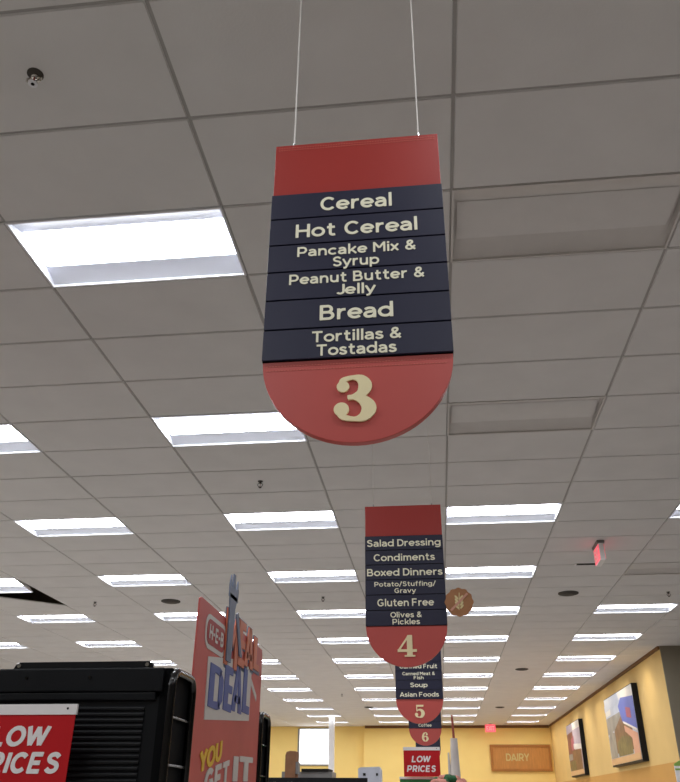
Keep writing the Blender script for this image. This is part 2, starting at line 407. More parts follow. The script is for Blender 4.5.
slab('wall_back', [(-2.92, WX, Y1, Y1+0.1, 0, HC+0.5, 'yellow'), (XL, -2.92, Y1+0.3, Y1+0.4, 0, HC+0.5, 'yellow'), (-2.97, -2.92, Y1, Y1+0.4, 0, HC+0.5, 'yellow')])
slab('shade_strip_back', [(-2.92, WX-0.05, Y1-0.04, Y1, HC-0.10, HC-0.0, 'brown')])  # brown strip gives the shade line below the ceiling as colour
slab('trim_right', [(WX-0.04, WX, WY, Y1, HC-0.06, HC-0.0, 'brown')])

troffers = {}
def add_tro(c, r, on): troffers[(c, r)] = on
def lit(c, r): return (c, r) not in {(0, 0), (0, 4), (2, 12)}
for c in range(-10, 9, 2):
    for r in range(-8, 50, 4):
        x0, x1 = GX+c*TX, GX+(c+1)*TX; y0, y1 = GY+r*TY, GY+(r+1)*TY
        if x1 > WX-0.2 and y1 > WY-0.1: continue
        if x0 < XL or x1 > XR: continue
        add_tro(c, r, lit(c, r))
holes = {(-6, 13), (-6, 14)}
# ------------------------------------------------------------------ ceiling lights
def proj(p):
    d = Vector(p)-Vector((0, 0, CZ)); w = d.dot(FWD)
    if w < 0.1: return None
    return 340+F*d.dot(R_)/w, 391-F*d.dot(U_)/w
def in_view(c, r):
    x0, y0 = GX+c*TX, GY+r*TY
    pts = [proj((x0+a*TX, y0+b*TY, HC)) for a in (0, 1) for b in (0, 1)]
    if any(p is None for p in pts) or y0 < 1.5: return False
    px0, px1 = min(p[0] for p in pts), max(p[0] for p in pts); py0, py1 = min(p[1] for p in pts), max(p[1] for p in pts)
    if not (px1 > 1 and px0 < 679 and py1 > 0 and py0 < 782): return False
    if px1 < 190 and py0 > 667: return False
    if px0 > 192 and px1 < 262 and py0 > 655: return False
    if px0 > 160 and px1 < 262 and py0 > 672: return False
    return not (c <= -6 and py0 > 690)
holes |= {k for k in troffers if in_view(*k)}
def ceiling():
    b = MB(); g = 0.008; up = 0.010
    c0, c1 = int(math.floor((XL-GX)/TX)), int(math.ceil((XR-GX)/TX)); r0, r1 = int(math.floor((Y0-GY)/TY)), int(math.ceil((Y1+0.4-GY)/TY))
    for c in range(c0, c1):
        for r in range(r0, r1):
            if (c, r) in holes: continue
            x0, x1 = GX+c*TX, GX+(c+1)*TX; y0, y1 = GY+r*TY, GY+(r+1)*TY
            if x0 > WX and y0 > WY+0.1: continue
            O = [(x0, y0, HC+up), (x1, y0, HC+up), (x1, y1, HC+up), (x0, y1, HC+up)]
            W = [(x0+g, y0+g, HC+up), (x1-g, y0+g, HC+up), (x1-g, y1-g, HC+up), (x0+g, y1-g, HC+up)]
            k = 0.004
            I = [(x0+g+k, y0+g+k, HC), (x1-g-k, y0+g+k, HC), (x1-g-k, y1-g-k, HC), (x0+g+k, y1-g-k, HC)]
            b.add(O+W+I, [], 'tile')
            kk = len(b.v)-12
            for i in range(4):
                j = (i+1) % 4
                b.f.append((kk+i, kk+4+i, kk+4+j, kk+j)); b.mi.append(b.m('tbar'))
                b.f.append((kk+4+i, kk+8+i, kk+8+j, kk+4+j)); b.mi.append(b.m('tile'))
            b.f.append((kk+8, kk+11, kk+10, kk+9)); b.mi.append(b.m('tile'))
    o = b.build('ceiling', weld=True, recalc=False)
    return tag(o, kind='structure')
ceiling()
# plenum roof above the grid, so no light leaks in through the opening
slab('ceiling_deck', [(XL-0.1, XR+0.1, Y0-0.1, Y1+0.6, HC+0.5, HC+0.6, 'dark')])

def troffer_parts(root, x0, y0, on):
    L = Vector(root.location)
    x1, y1 = x0+TX, y0+TY
    e = 0.012; H = 0.042
    # lip
    b = MB(); ld = 0.004
    for a in ((x0, x1, y0, y0+e), (x0, x1, y1-e, y1), (x0, x0+e, y0+e, y1-e), (x1-e, x1, y0+e, y1-e)):
        b.box(*a, HC-ld, HC+0.012, 'white' if on else 'offpan')
    b.build('frame', root, L)
    # reflector wings and end plates
    b = MB(); ys = []; W = 0.150
    ya, yb = y0+e, y1-e
    prof = [(ya+W*t, HC+0.01+H*math.sin(t*math.pi/2)) for t in [i/8 for i in range(9)]]
    prof2 = [(yb-W*t, HC+0.01+H*math.sin(t*math.pi/2)) for t in [i/8 for i in range(8, -1, -1)]]
    full = prof + prof2
    vs = [(x, y, z) for y, z in full for x in (x0+e, x1-e)]
    b.add(vs, [(2*i, 2*i+1, 2*i+3, 2*i+2) for i in range(len(full)-1)], 'reflector' if on else 'offpan')
    for xx in (x0+e, x1-e):
        b.add([(xx, y, z) for y, z in full], [tuple(range(len(full)))], 'reflector' if on else 'offpan')
    b.build('reflector', root, L, recalc=False)
    # lens
    b = MB(); n = 10; ym, yw = (ya+yb)/2, (yb-ya)/2-W+0.012
    pr = [(ym-yw+2*yw*i/n, HC+0.006+H-0.016*math.sin(math.pi*i/n)) for i in range(n+1)]
    vs = [(x, y, z) for y, z in pr for x in (x0+e+0.02, x1-e-0.02)]
    k = len(vs)
    b.add(vs, [(2*i, 2*i+1, 2*i+3, 2*i+2) for i in range(n)], 'lens' if on else 'lens_off')
    b.build('lens', root, L, recalc=False)
rowname = {-10: 'line furthest left', -8: 'second line from the left', -6: 'line crossing above the black rack',
           -4: 'line over the meal deal panel', -2: 'line just left of the hanging signs',
           0: 'line just right of the hanging signs', 2: 'rightmost line, toward the yellow wall'}
ordn = ['nearest', 'second', 'third', 'fourth', 'fifth', 'sixth', 'seventh', 'eighth', 'ninth', 'tenth', 'eleventh', 'twelfth', 'thirteenth', 'fourteenth']
count = {}
for (c, r), on in sorted(troffers.items()):
    x0, y0 = GX+c*TX, GY+r*TY
    vis = (c, r) in holes
    if vis:
        k = count.get(c, 0); count[c] = k+1
        st = 'lit ceiling light, ' if on else 'unlit ceiling light, '
        sag = 0.06 if (c, r) == (-6, 12) else 0.0
        root = empty('ceiling_light', (x0+TX/2, y0+TY/2, HC), st + ordn[k] + ' in the ' + rowname[c], 'ceiling light', 'recessed ceiling lights')
        troffer_parts(root, x0, y0, on)
        if sag:
            root.location.z -= sag/2; root.rotation_euler.x = -0.10; root['label'] = 'lit ceiling light sagging a little beside the dark ceiling opening, left edge'
    else:
        if c >= 4 or (c, r) == (0, 0): continue
        # the same lamps where the photograph does not look
        ld = bpy.data.lights.new('ceiling_lamp', 'AREA'); ld.shape = 'RECTANGLE'; ld.size = TX-0.06; ld.size_y = 0.28
        ld.energy = LAMP*0.28*(TX-0.06)*math.pi*1.0; ld.color = (0.93, 0.96, 1.0)
        if y0 < 1.5: ld.energy *= 1.0
        lo = bpy.data.objects.new('ceiling_lamp', ld); COL.objects.link(lo); lo.location = (x0+TX/2, y0+TY/2, HC-0.004)

# wall-washer lamps along the yellow wall
for i in range(9):
    yy = WY+1.3+i*1.95
    sd = bpy.data.lights.new('wall_washer', 'SPOT'); sd.energy = 17; sd.color = (1.0, 0.84, 0.60); sd.spot_size = math.radians(110); sd.spot_blend = 1.0; sd.shadow_soft_size = 0.05
    so = bpy.data.objects.new('wall_washer', sd); COL.objects.link(so); so.location = (WX-0.55, yy, HC-0.03)
    so.rotation_euler = (0, math.radians(18), 0)
    so.rotation_euler = Vector((0.42, 0, -1)).to_track_quat('-Z', 'Y').to_euler()

# ------------------------------------------------------------------ aisle signs
SW = 0.5035; RADI = SW/2; ST = 0.0963; HT = 0.2013
def aisle_sign(cx, d, ztip, num, strips, label, cables=True):
    """strips: six lists of (text, width_fraction, cap, z_fraction)"""
    root = empty('hanging_aisle_sign', (cx, d, ztip), label, 'sign', 'hanging aisle signs')
    L = Vector(root.location); T = 0.022; d += 0.008; ztip += 0.005
    zb = ztip - 0.005 + RADI*0.985                    # straight sides start here
    zt = zb + 6*ST + HT + 0.006
    b = MB(); n = 40
    poly = [(-RADI, zb-ztip)] + [(-RADI*math.cos(math.pi*k/n), (zb-ztip)*(1-math.sin(math.pi*k/n))) for k in range(1, n)] + [(RADI, zb-ztip)]
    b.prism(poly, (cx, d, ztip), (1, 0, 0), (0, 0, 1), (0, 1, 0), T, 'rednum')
    tag(b.build('rounded_panel', root, L, bevel=0.0015), 'paler red rounded lower panel')
    b = MB(); b.box(cx-RADI, cx+RADI, d, d+T, zb+6*ST, zt, 'red'); tag(b.build('header_board', root, L, bevel=0.0015), 'plain red top panel')
    # stitched dot rows
    for rows in (((zb-0.014, 60), (zb-0.027, 60)), ((zt-0.012, 60), (zt-0.021, 60))) if num == '3' else ():
        b = MB()
        for zz, a in rows:
            for k in range(a):
                x = cx - RADI + 0.012 + (SW-0.024)*k/(a-1)
                if zz < zb and abs(x-cx) > RADI-0.012: continue
                b.box(x-0.0020, x+0.0020, d-0.0010, d+0.001, zz-0.0015, zz+0.0015, 'stitch')
        tag(b.build('stitching', root, L), 'pale pink dotted stitching')
    for i in range(6):
        z1 = zb + (6-i)*ST; z0 = z1 - ST
        b = MB(); g = 0.0022
        b.box(cx-RADI-0.0015, cx+RADI+0.0015, d-0.008, d, z0+g, z1-g, 'navy')
        st = b.build('category_strip', root, L, bevel=0.001)
        for (txt, w, cap, fz) in strips[i]:
            lettering('lettering', txt, w*0.975, cap, (cx, d-0.0085, z1-ST*(fz+0.03)), (1, 0, 0), (0, 0, 1), 'cream', st, offset=0.083, depth=0.002)
    # backing strip: black, seen as thin lines between the category strips
    b = MB(); b.box(cx-RADI-0.001, cx+RADI+0.001, d-0.003, d+T, zb, zb+6*ST, 'black'); b.build('strip_backing', root, L)
    # numeral
    if num:
        me = outline_mesh(contours(numeral_polys(num), h=1/80)); hh = 0.128; ww = 0.131
        for v in me.vertices: v.co = Vector(((v.co.x-0.42)*ww, -v.co.z*0.006, (v.co.y-0.5)*hh))
        solid('numeral', me, Vector((cx-0.006, d-0.0032, zb-0.120)), 'numcream', root)
    for s in (-1, 1):
        x = cx + (-0.196 if s < 0 else 0.193)
        b = MB(); b.tube([(x, d+T/2, zt+0.004), (x, d+T/2, HC-0.001)], 0.0026 if num == '3' else 0.0014, 'cable', n=6)
        cb = b.build('cable', root, L)
        b = MB(); b.lathe([(0.001, 0.012), (0.0045, 0.010), (0.0045, -0.002), (0.003, -0.006), (0.001, -0.007)], (x, d+T/2, zt+0.006), 'steel', n=12)
        b.tube([(x, d-0.0015, zt-0.010), (x, d+T/2, zt+0.004)], 0.0014, 'steel', n=6)
        tag(b.build('cable_clip', cb, L), 'small bright steel clip')
    return root
def one(t, w, cap=0.049): return [(t, w, cap, 0.48)]
def two(a, wa, b_, wb, cap=0.034): return [(a, wa, cap, 0.27), (b_, wb, cap, 0.71)]
aisle_sign(-0.1640, 1.75, CZ+0.788, '3', [one('Cereal', .216, .050), one('Hot Cereal', .361, .048), two('Pancake Mix &', .346, 'Syrup', .134), two('Peanut Butter &', .387, 'Jelly', .112), one('Bread', .205, .048), two('Tortillas &', .245, 'Tostadas', .218)],
           'large hanging red and navy aisle sign numbered 3, nearest and highest in view')
s4 = aisle_sign(-0.159, 4.95, CZ+0.728, '4', [one('Salad Dressing', .49, .046), one('Condiments', .405, .046), one('Boxed Dinners', .495, .046), two('Potato/Stuffing/', .40, 'Gravy', .14, .030), one('Gluten Free', .365, .046), two('Olives &', .20, 'Pickles', .175)],
           'hanging red and navy aisle sign numbered 4, below and behind the big one')
aisle_sign(-0.172, 8.94, CZ+0.745, '5', [[], [], one('Canned Fruit', .42, .046), two('Canned Meat &', .36, 'Fish', .11), one('Soup', .19, .046), one('Asian Foods', .43, .046)],
           'hanging aisle sign numbered 5, mostly hidden behind the sign numbered 4')
aisle_sign(-0.183, 13.2, CZ+0.79, '6', [[], [], [], [], [], one('Coffee', .21, .044)],
           'hanging aisle sign numbered 6, small and far, below the sign numbered 5')
aisle_sign(-0.20, 17.6, CZ+0.72, '', [[], [], [], [], [], []], 'furthest hanging aisle sign, peeking out behind the number 6 sign')
# gluten free disc beside sign 4
def badge(root, cx, d, cz, r):
    L = Vector(root.location); b = MB(); n = 72
    poly = [((r*(1+0.035*math.cos(12*2*math.pi*k/n)))*math.cos(2*math.pi*k/n), (r*(1+0.035*math.cos(12*2*math.pi*k/n)))*math.sin(2*math.pi*k/n)) for k in range(n)]
    b.prism(poly, (cx, d, cz), (1, 0, 0), (0, 0, 1), (0, 1, 0), 0.006, 'tan')
    bd = tag(b.build('round_badge', root, L), 'tan scalloped disc with a crossed-out wheat ear')
    b = MB(); s = r/0.092
    b.tube([(cx-0.004*s, d-0.002, cz-0.05*s), (cx+0.004*s, d-0.002, cz+0.06*s)], 0.003*s, 'badgeink', n=6)
    for k in range(4):
        zz = cz-0.03*s+k*0.02*s
        for sg in (-1, 1):
            px = cx+sg*0.016*s; P = []
            for q in range(12):
                a = 2*math.pi*q/12; u = 0.017*math.cos(a)*s; v = 0.007*math.sin(a)*s; th = sg*1.0+math.pi/2*(0 if sg > 0 else 0)
                t = math.radians(50)*sg if sg > 0 else math.radians(130)
                P.append((px-cx+u*math.cos(t)-v*math.sin(t), zz-cz+u*math.sin(t)+v*math.cos(t)))
            b.prism(P, (cx, d-0.0002, cz), (1, 0, 0), (0, 0, 1), (0, -1, 0), 0.003, 'badgeink')
    b.build('wheat_emblem', bd, L)
    b = MB(); b.prism([(-0.062*s, -0.05*s), (-0.052*s, -0.06*s), (0.062*s, 0.05*s), (0.052*s, 0.06*s)], (cx, d-0.003, cz), (1, 0, 0), (0, 0, 1), (0, -1, 0), 0.002, 'slash')
    b.build('slash', bd, L)
badge(s4, 0.174, 4.94, CZ+0.2252*4.94, 0.087)

# ------------------------------------------------------------------ ceiling fittings
def sprinkler(x, y, label, big=False):
    C1 = 'chrome' if big else 'speaker'
    root = empty('sprinkler_head', (x, y, HC), label, 'sprinkler', 'ceiling sprinklers'); L = Vector(root.location)
    b = MB(); b.lathe([(0.026, 0.0), (0.026, -0.004), (0.020, -0.008), (0.013, -0.010)], (x, y, HC), 'speaker', 24); b.build('escutcheon', root, L, smooth=False)
    b = MB(); b.lathe([(0.011, -0.008), (0.011, -0.024), (0.008, -0.026)], (x, y, HC), C1, 12)
    for s in (-1, 1):
        b.tube([(x+s*0.008, y, HC-0.022), (x+s*0.024, y, HC-0.030), (x+s*0.024, y, HC-0.046), (x+s*0.006, y, HC-0.062)], 0.0036, C1, 8)
    b.build('frame_arms', root, L, smooth=True)
    b = MB(); b.tube([(x, y, HC-0.026), (x, y, HC-0.056)], 0.0028, 'spire', 8); b.build('heat_bulb', root, L)
    b = MB(); b.lathe([(0.005, -0.058), (0.008, -0.062), (0.015, -0.066), (0.015, -0.069), (0.007, -0.069)], (x, y, HC), 'white' if big else C1, 20); b.lathe([(0.006, -0.068), (0.006, -0.0705), (0.002, -0.071)], (x, y, HC), 'dark', 12); b.build('deflector', root, L)  # nearest head's white deflector has reflected light put into its colour
    if big:
        for ch in root.children:
            ch.data.transform(Matrix.Diagonal((1.35, 1.35, 0.9, 1)))
sprinkler(-1.61, 2.18, 'chrome sprinkler head on the ceiling tile at top left', True)
sprinkler(-1.62, 7.06, 'small sprinkler head on the ceiling left of the number 3 semicircle')
sprinkler(-1.65, 11.95, 'tiny sprinkler head on the ceiling left of the number 4 sign')
sprinkler(-5.32, 11.98, 'tiny sprinkler head on the ceiling right of the dark opening')
sprinkler(3.51, 12.07, 'tiny sprinkler head on the ceiling beside the light at far right')
sprinkler(-2.7, 23.93, 'tiny distant sprinkler head on the ceiling left of the number 5 sign')
def ceil_speaker(x, y, label):
    root = empty('ceiling_speaker', (x, y, HC), label, 'speaker', 'round ceiling speakers'); L = Vector(root.location)
    b = MB(); b.lathe([(0.15, 0.0), (0.15, -0.012), (0.13, -0.016)], (x, y, HC), 'speaker', 28); b.build('rim', root, L)
    b = MB(); b.lathe([(0.128, -0.010), (0.12, -0.022), (0.07, -0.030), (0.02, -0.032)], (x, y, HC), 'speaker', 28); b.build('grille', root, L, smooth=True)
ceil_speaker(-4.09, 12.02, 'dark round ceiling speaker above the black rack, near the red panel')
ceil_speaker(2.05, 12.01, 'dark round ceiling speaker just below the hanging exit sign')
ceil_speaker(2.04, 19.48, 'dark round ceiling speaker right of the number 4, halfway to the back')
ceil_speaker(2.07, 27.6, 'dark round ceiling speaker furthest away, near the back wall')
ceil_speaker(-2.2, 27.4, 'dark round ceiling speaker left of the number 5 near the back')

def exit_sign_edge():
    x, y = 2.05, 9.5
    root = empty('exit_sign', (x, y, HC), 'edge-on double-sided red exit sign hanging from the ceiling at right', 'exit sign'); L = Vector(root.location)
    b = MB(); b.box(x-0.045, x+0.045, y-0.16, y+0.16, HC-0.035, HC-0.001, 'greycase'); b.build('canopy', root, L, bevel=0.004)
    b = MB(); b.box(x-0.03, x+0.03, y-0.16, y+0.16, HC-0.24, HC-0.035, 'paper'); pl = b.build('panel', root, L, bevel=0.006)
    b = MB(); b.box(x-0.034, x-0.0305, y-0.15, y+0.15, HC-0.228, HC-0.05, 'exitred'); lf = b.build('red_face', pl, L)
    b = MB(); b.box(x+0.0305, x+0.034, y-0.15, y+0.15, HC-0.228, HC-0.05, 'exitred'); b.build('red_face', pl, L)
    lettering('lettering', 'EXIT', 0.24, 0.12, (x-0.0352, y, HC-0.139), (0, -1, 0), (0, 0, 1), 'paper', pl)
    lettering('lettering', 'EXIT', 0.24, 0.12, (x+0.0352, y, HC-0.139), (0, 1, 0), (0, 0, 1), 'paper', pl)
exit_sign_edge()
def exit_sign_back():
    x, y = 2.08, 33.6
    root = empty('exit_sign', (x, y, HC), 'small red exit sign facing forward near the back wall, right of centre', 'exit sign'); L = Vector(root.location)
    b = MB(); b.box(x-0.2, x+0.2, y-0.02, y+0.02, HC-0.30, HC-0.03, 'exitred'); pl = b.build('panel', root, L, bevel=0.006)
    b = MB(); b.box(x-0.06, x+0.06, y-0.03, y+0.03, HC-0.03, HC-0.001, 'greycase'); b.build('canopy', root, L)
    lettering('lettering', 'EXIT', 0.30, 0.15, (x, y-0.0215, HC-0.165), (1, 0, 0), (0, 0, 1), 'paper', pl)
exit_sign_back()
# narrow linear slot next to the edge-on exit sign
r_ = empty('ceiling_vent', (2.07, 10.41, HC), 'narrow black air slot in the ceiling just beneath the hanging exit sign', 'vent')
b = MB(); b.box(1.93, 2.22, 10.38, 10.44, HC-0.006, HC+0.004, 'dark'); b.build('opening', r_, r_.location)
b = MB(); b.box(1.91, 1.93, 10.36, 10.46, HC-0.008, HC+0.004, 'white'); b.box(1.93, 2.24, 10.44, 10.46, HC-0.008, HC+0.004, 'white'); b.build('trim', r_, r_.location)

# dark opening with the tile pushed askew, left edge
ox0, ox1, oy0, oy1 = GX-6*TX, GX-5*TX, GY+13*TY, GY+15*TY
b = MB()
for a in ((ox0-0.02, ox0, oy0, oy1), (ox1, ox1+0.02, oy0, oy1), (ox0, ox1, oy0-0.02, oy0), (ox0, ox1, oy1, oy1+0.02)):
    b.box(*a, HC+0.012, HC+0.42, 'plenum')
b.box(ox0, ox1, oy0, oy1, HC+0.40, HC+0.42, 'plenum')
tag(b.build('ceiling_opening', loc=(ox0+TX/2, oy0+TY, HC+0.2)), 'dark square opening in the ceiling beyond a light at the left edge', 'ceiling opening')
b = MB()
b.prism([(ox0+0.0, oy0+0.18), (ox1-0.02, oy1-0.06), (ox1-0.02, oy1+0.0), (ox0, oy1)], (0, 0, HC+0.001), (1, 0, 0), (0, 1, 0), (0, 0, 1), 0.015, 'tile')
tag(b.build('ceiling_tile', loc=(ox0+0.4, oy1-0.2, HC)), 'loose ceiling tile lying askew over the dark opening at left', 'ceiling tile')

# ------------------------------------------------------------------ black gondola racks and meal deal panel
def rounded_loop(x, y0, y1, z0, z1, r, n=8):
    P = [(x, y0, z0)]
    for k in range(n+1):
        a = math.pi - math.pi/2*k/n; P.append((x, y0+r+r*math.cos(a), z1-r+r*math.sin(a)))
    for k in range(n+1):
        a = math.pi/2 - math.pi/2*k/n; P.append((x, y1-r+r*math.cos(a), z1-r+r*math.sin(a)))
    P.append((x, y1, z0)); return P
def rack(y0, y1, x1, ztop, label, bracket):
    root = empty('display_rack', (-2.4, (y0+y1)/2, 0), label, 'rack', 'black display racks'); L = Vector(root.location)
    x0 = -4.2
    b = MB()
    b.box(x0, x1-0.05, y0+0.03, y1-0.02, 0.0, ztop-0.10, 'black')
    b.build('back_panel', root, L)
    b = MB(); b.box(x0, x1-0.035, y0+0.008, y1, ztop-0.085, ztop, 'black'); b.box(x0, x1-0.06, y0+0.014, y1, ztop-0.115, ztop-0.085, 'black')
    b.build('top_cap', root, L, bevel=0.006)
    k = 0; z = ztop-0.125
    b = MB()
    while z > 1.3:
        prof = [(0, 0), (0.006, 0.003), (0.008, 0.009), (0.006, 0.014), (0, 0.016)]
        b.prism(prof, (x0, y0+0.03, z-0.026), (0, -1, 0), (0, 0, 1), (1, 0, 0), x1-0.10-x0, 'black'); z -= 0.020
    tag(b.build('slat_panel', root, L), 'ribbed black panel')
    b = MB(); b.tube(rounded_loop(x1, y0+0.012, y1-0.03, 0.0, ztop-0.012, 0.055), 0.016, 'blackgloss', 12); fr = tag(b.build('end_frame', root, L, smooth=True), 'glossy black bent tube')
    b = MB(); b.box(x1-0.05, x1-0.012, y0+0.03, y1, 0, ztop, 'blackmatte'); b.build('end_panel', root, L)
    for zz in (ztop-0.17, ztop-0.33, ztop-0.52, ztop-0.72):
        b = MB(); b.tube([(x1-0.002, y0+0.012, zz), (x1-0.002, y1-0.012, zz)], 0.0055, 'blackgloss', 8); b.build('rung', fr, L)
    if bracket:
        b = MB(); za = ztop
        b.prism([(-1.615, za), (-1.605, za+0.018), (-1.59, za+0.026), (-1.075, za+0.026), (-1.06, za+0.018), (-1.055, za)], (0, y0+0.03, 0), (1, 0, 0), (0, 0, 1), (0, 1, 0), 0.012, 'black')
        br = b.build('top_bracket', root, L)
        for xx in (-1.59, -1.08):
            b = MB(); b.tube([(xx, y0+0.024, za+0.013), (xx, y0+0.031, za+0.013)], 0.0075, 'steel', 12); tag(b.build('bolt', br, L), 'bright steel bolt')
        for xx in (-1.54, -1.29):
            b = MB(); b.tube([(xx, y0+0.003, za-0.035), (xx, y0+0.009, za-0.035)], 0.006, 'blackgloss', 10); b.build('screw', root, L)
rack(2.955, 3.265, -0.97, CZ+0.447, 'tall black ribbed display rack with bent tube end at bottom left', True)
rack(4.70, 4.98, -1.0, CZ+0.462, 'black display rack showing only its tube end right of the red panel', False)

def price_sign(xc, y, ztop, w, h, label, depth, rows=(0.41, 0.735), shift=(-0.015, -0.02)):
    root = empty('price_sign', (xc, y, ztop-h), label, 'sign', 'red low prices signs'); L = Vector(root.location)
    s = 0.036*w/0.42
    b = MB(); b.box(xc-w/2, xc+w/2, y, y+0.004, ztop-h, ztop-s*0.9, 'lowred'); card = b.build('card', root, L)
    b = MB(); b.box(xc-w/2-0.003, xc+w/2+0.004, y-0.004, y+0.008, ztop-s, ztop, 'paper'); st = tag(b.build('clip_strip', root, L, bevel=0.001), 'white plastic clip strip')
    b = MB(); b.tube([(xc+w/2-0.03, y-0.0055, ztop-s*0.42), (xc+w/2-0.03, y-0.003, ztop-s*0.42)], 0.004, 'black', 10); b.build('hole', st, L)
    cap = 0.155*w
    lettering('lettering', 'LOW', w*0.54, cap, (xc+w*shift[0], y-0.0012, ztop-h*rows[0]), (1, 0, 0), (0, 0, 1), 'paper', card, offset=0.115, shear=0.16, depth=0.002, gap=0.22)
    lettering('lettering', 'PRICES', w*0.80, cap, (xc+w*shift[1], y-0.0012, ztop-h*rows[1]), (1, 0, 0), (0, 0, 1), 'paper', card, offset=0.115, shear=0.16, depth=0.002, gap=0.22)
    b = MB(); b.box(xc-0.008, xc+0.008, y+0.008, y+depth, ztop-s*0.8, ztop-s*0.3, 'black'); b.build('bracket', root, L)
    return root
price_sign(-1.279-0.205, 2.86, CZ+0.308, 0.41, 0.30, 'red low prices card clipped to the black rack at bottom left', 0.10, (0.35, 0.635), (0.035, 0.03))

def deal_panel():
    X = -1.0
    root = empty('header_panel', (X, 4.0, 0), 'tall red die-cut meal deal panel between the two black racks', 'advertising panel'); L = Vector(root.location)
    AX, AY, AN = (0, 1, 0), (0, 0, 1), (1, 0, 0)
    def pr(polys, mname, off, t, name, parent, bevel=0):
        b = MB()
        for p in polys: b.prism(p, (X+off, 0, CZ), AX, AY, AN, t, mname)
        return b.build(name, parent, L, bevel=bevel)
    base = pr([[(3.31, -1.6), (4.68, -1.6), (4.68, .77), (4.66, .795), (3.35, .80), (3.325, .79)]], 'panelred', -0.008, 0.008, 'panel_board', root, 0.003)
    # capsule logo
    def capsule(y0, y1, z0, z1, r, n=8):
        P = []
        for (cx, cz, a0) in ((y1-r, z1-r, 0), (y0+r, z1-r, 90), (y0+r, z0+r, 180), (y1-r, z0+r, 270)):
            for k in range(n+1):
                a = math.radians(a0+90*k/n); P.append((cx+r*math.cos(a), cz+r*math.sin(a)))
        return P
    lg = pr([capsule(3.44, 3.80, .605, .755, .062)], 'palegrey', 0.0, 0.003, 'logo_capsule', base)
    pr([capsule(3.463, 3.777, .626, .734, .045)], 'logored', 0.003, 0.002, 'logo_field', lg)
    lettering('lettering', 'H-E-B', 0.25, 0.062, (X+0.0065, 3.62, CZ+.68), AX, AY, 'palegrey', lg, offset=0.10)
    # DEAL in white outline
    d = pr([[(3.52, .575), (4.02, .640), (4.40, .650), (4.40, .385), (3.535, .315)]], 'palegrey', 0.0, 0.004, 'deal_backing', base)
    def letters(polys, mname, name, off=0.004, t=0.004, parent=d):
        return pr(polys, mname, off, t, name, parent)
    def frame(ch, y0, y1, z0, z1, w):
        h = z1-z0
        if ch == 'D': return [[(y0, z0), (y0+w, z0), (y0+w, z1), (y0, z1)], [(y0+w, z1-h*.16), (y1-w*.8, z1-h*.20), (y1-w*.4, z1-h*.05), (y1-w, z1), (y0+w, z1)], [(y0+w, z0), (y1-w, z0), (y1-w*.4, z0+h*.05), (y1-w*.8, z0+h*.20), (y0+w, z0+h*.16)], [(y1-w*.9, z0+h*.02), (y1, z0+h*.25), (y1, z1-h*.25), (y1-w*.9, z1-h*.02)]]
        if ch == 'E': return [[(y0, z0), (y0+w, z0), (y0+w, z1), (y0, z1)]] + [[(y0+w, a), (y1, a), (y1, a+h*.17), (y0+w, a+h*.17)] for a in (z0, z0+h*.415, z1-h*.17)]
        if ch == 'A': m = (y0+y1)/2; return [[(y0, z0), (y0+w*.9, z0), (m+w*.15, z1), (m-w*.45, z1)], [(y1-w*.9, z0), (y1, z0), (m+w*.45, z1), (m-w*.15, z1)], [(y0+w*.55, z0+h*.20), (y1-w*.55, z0+h*.20), (y1-w*.7, z0+h*.36), (y0+w*.7, z0+h*.36)]]
        if ch == 'L': return [[(y0, z0), (y0+w, z0), (y0+w, z1), (y0, z1)], [(y0+w, z0), (y1, z0), (y1, z0+h*.18), (y0+w, z0+h*.18)]]
        if ch == 'M': m = (y0+y1)/2; return [[(y0, z0), (y0+w*.8, z0), (y0+w*.8, z1), (y0, z1)], [(y1-w*.8, z0), (y1, z0), (y1, z1), (y1-w*.8, z1)], [(y0, z1), (y0+w*.8, z1), (m+w*.3, z0+h*.35), (m-w*.3, z0+h*.35)], [(y1-w*.8, z1), (y1, z1), (m+w*.3, z0+h*.35), (m-w*.3, z0+h*.35)]]
    P = []
    for ch, a, c_, zb_, zt_ in (('D', 3.56, 3.80, .372, .555), ('E', 3.825, 3.98, .385, .588), ('A', 3.985, 4.20, .398, .612), ('L', 4.215, 4.375, .412, .628)):
        P += frame(ch, a, c_, zb_, zt_, 0.080)
    letters(P, 'blue', 'deal_lettering')
    # MEAL die-cut letters with their shadow, standing proud of the panel's top
    sh = []; fc = []
    for ch, a, c_, zb_, zt_ in (('M', 3.775, 4.03, .585, .845), ('E', 4.045, 4.19, .62, .845), ('A', 4.19, 4.40, .64, .845), ('L', 4.41, 4.56, .655, .825)):
        fc += frame(ch, a, c_, zb_, zt_, 0.075); sh += [[(q+0.022, r_-0.004) for q, r_ in p] for p in frame(ch, a-0.012, c_+0.012, zb_-0.012, zt_+0.012, 0.095)]
    ms = pr(sh, 'slate', -0.004, 0.008, 'meal_shadow', root)
    pr(fc, 'orange', 0.004, 0.006, 'meal_lettering', ms)
    # fork rising out of the M
    fk = [[(3.79, .60), (3.88, .60), (3.895, .86), (3.93, .92), (3.775, .92), (3.785, .86)], [(3.765, .90), (3.935, .90), (3.945, .96), (3.925, 1.01), (3.895, .955), (3.88, .955), (3.865, 1.025), (3.83, 1.025), (3.815, .955), (3.80, .955), (3.785, 1.01), (3.765, .96)],
          [(3.93, .845), (4.05, .66), (4.10, .66), (3.97, .86)]]
    pr(fk, 'slate', 0.010, 0.006, 'fork_cutout', root)
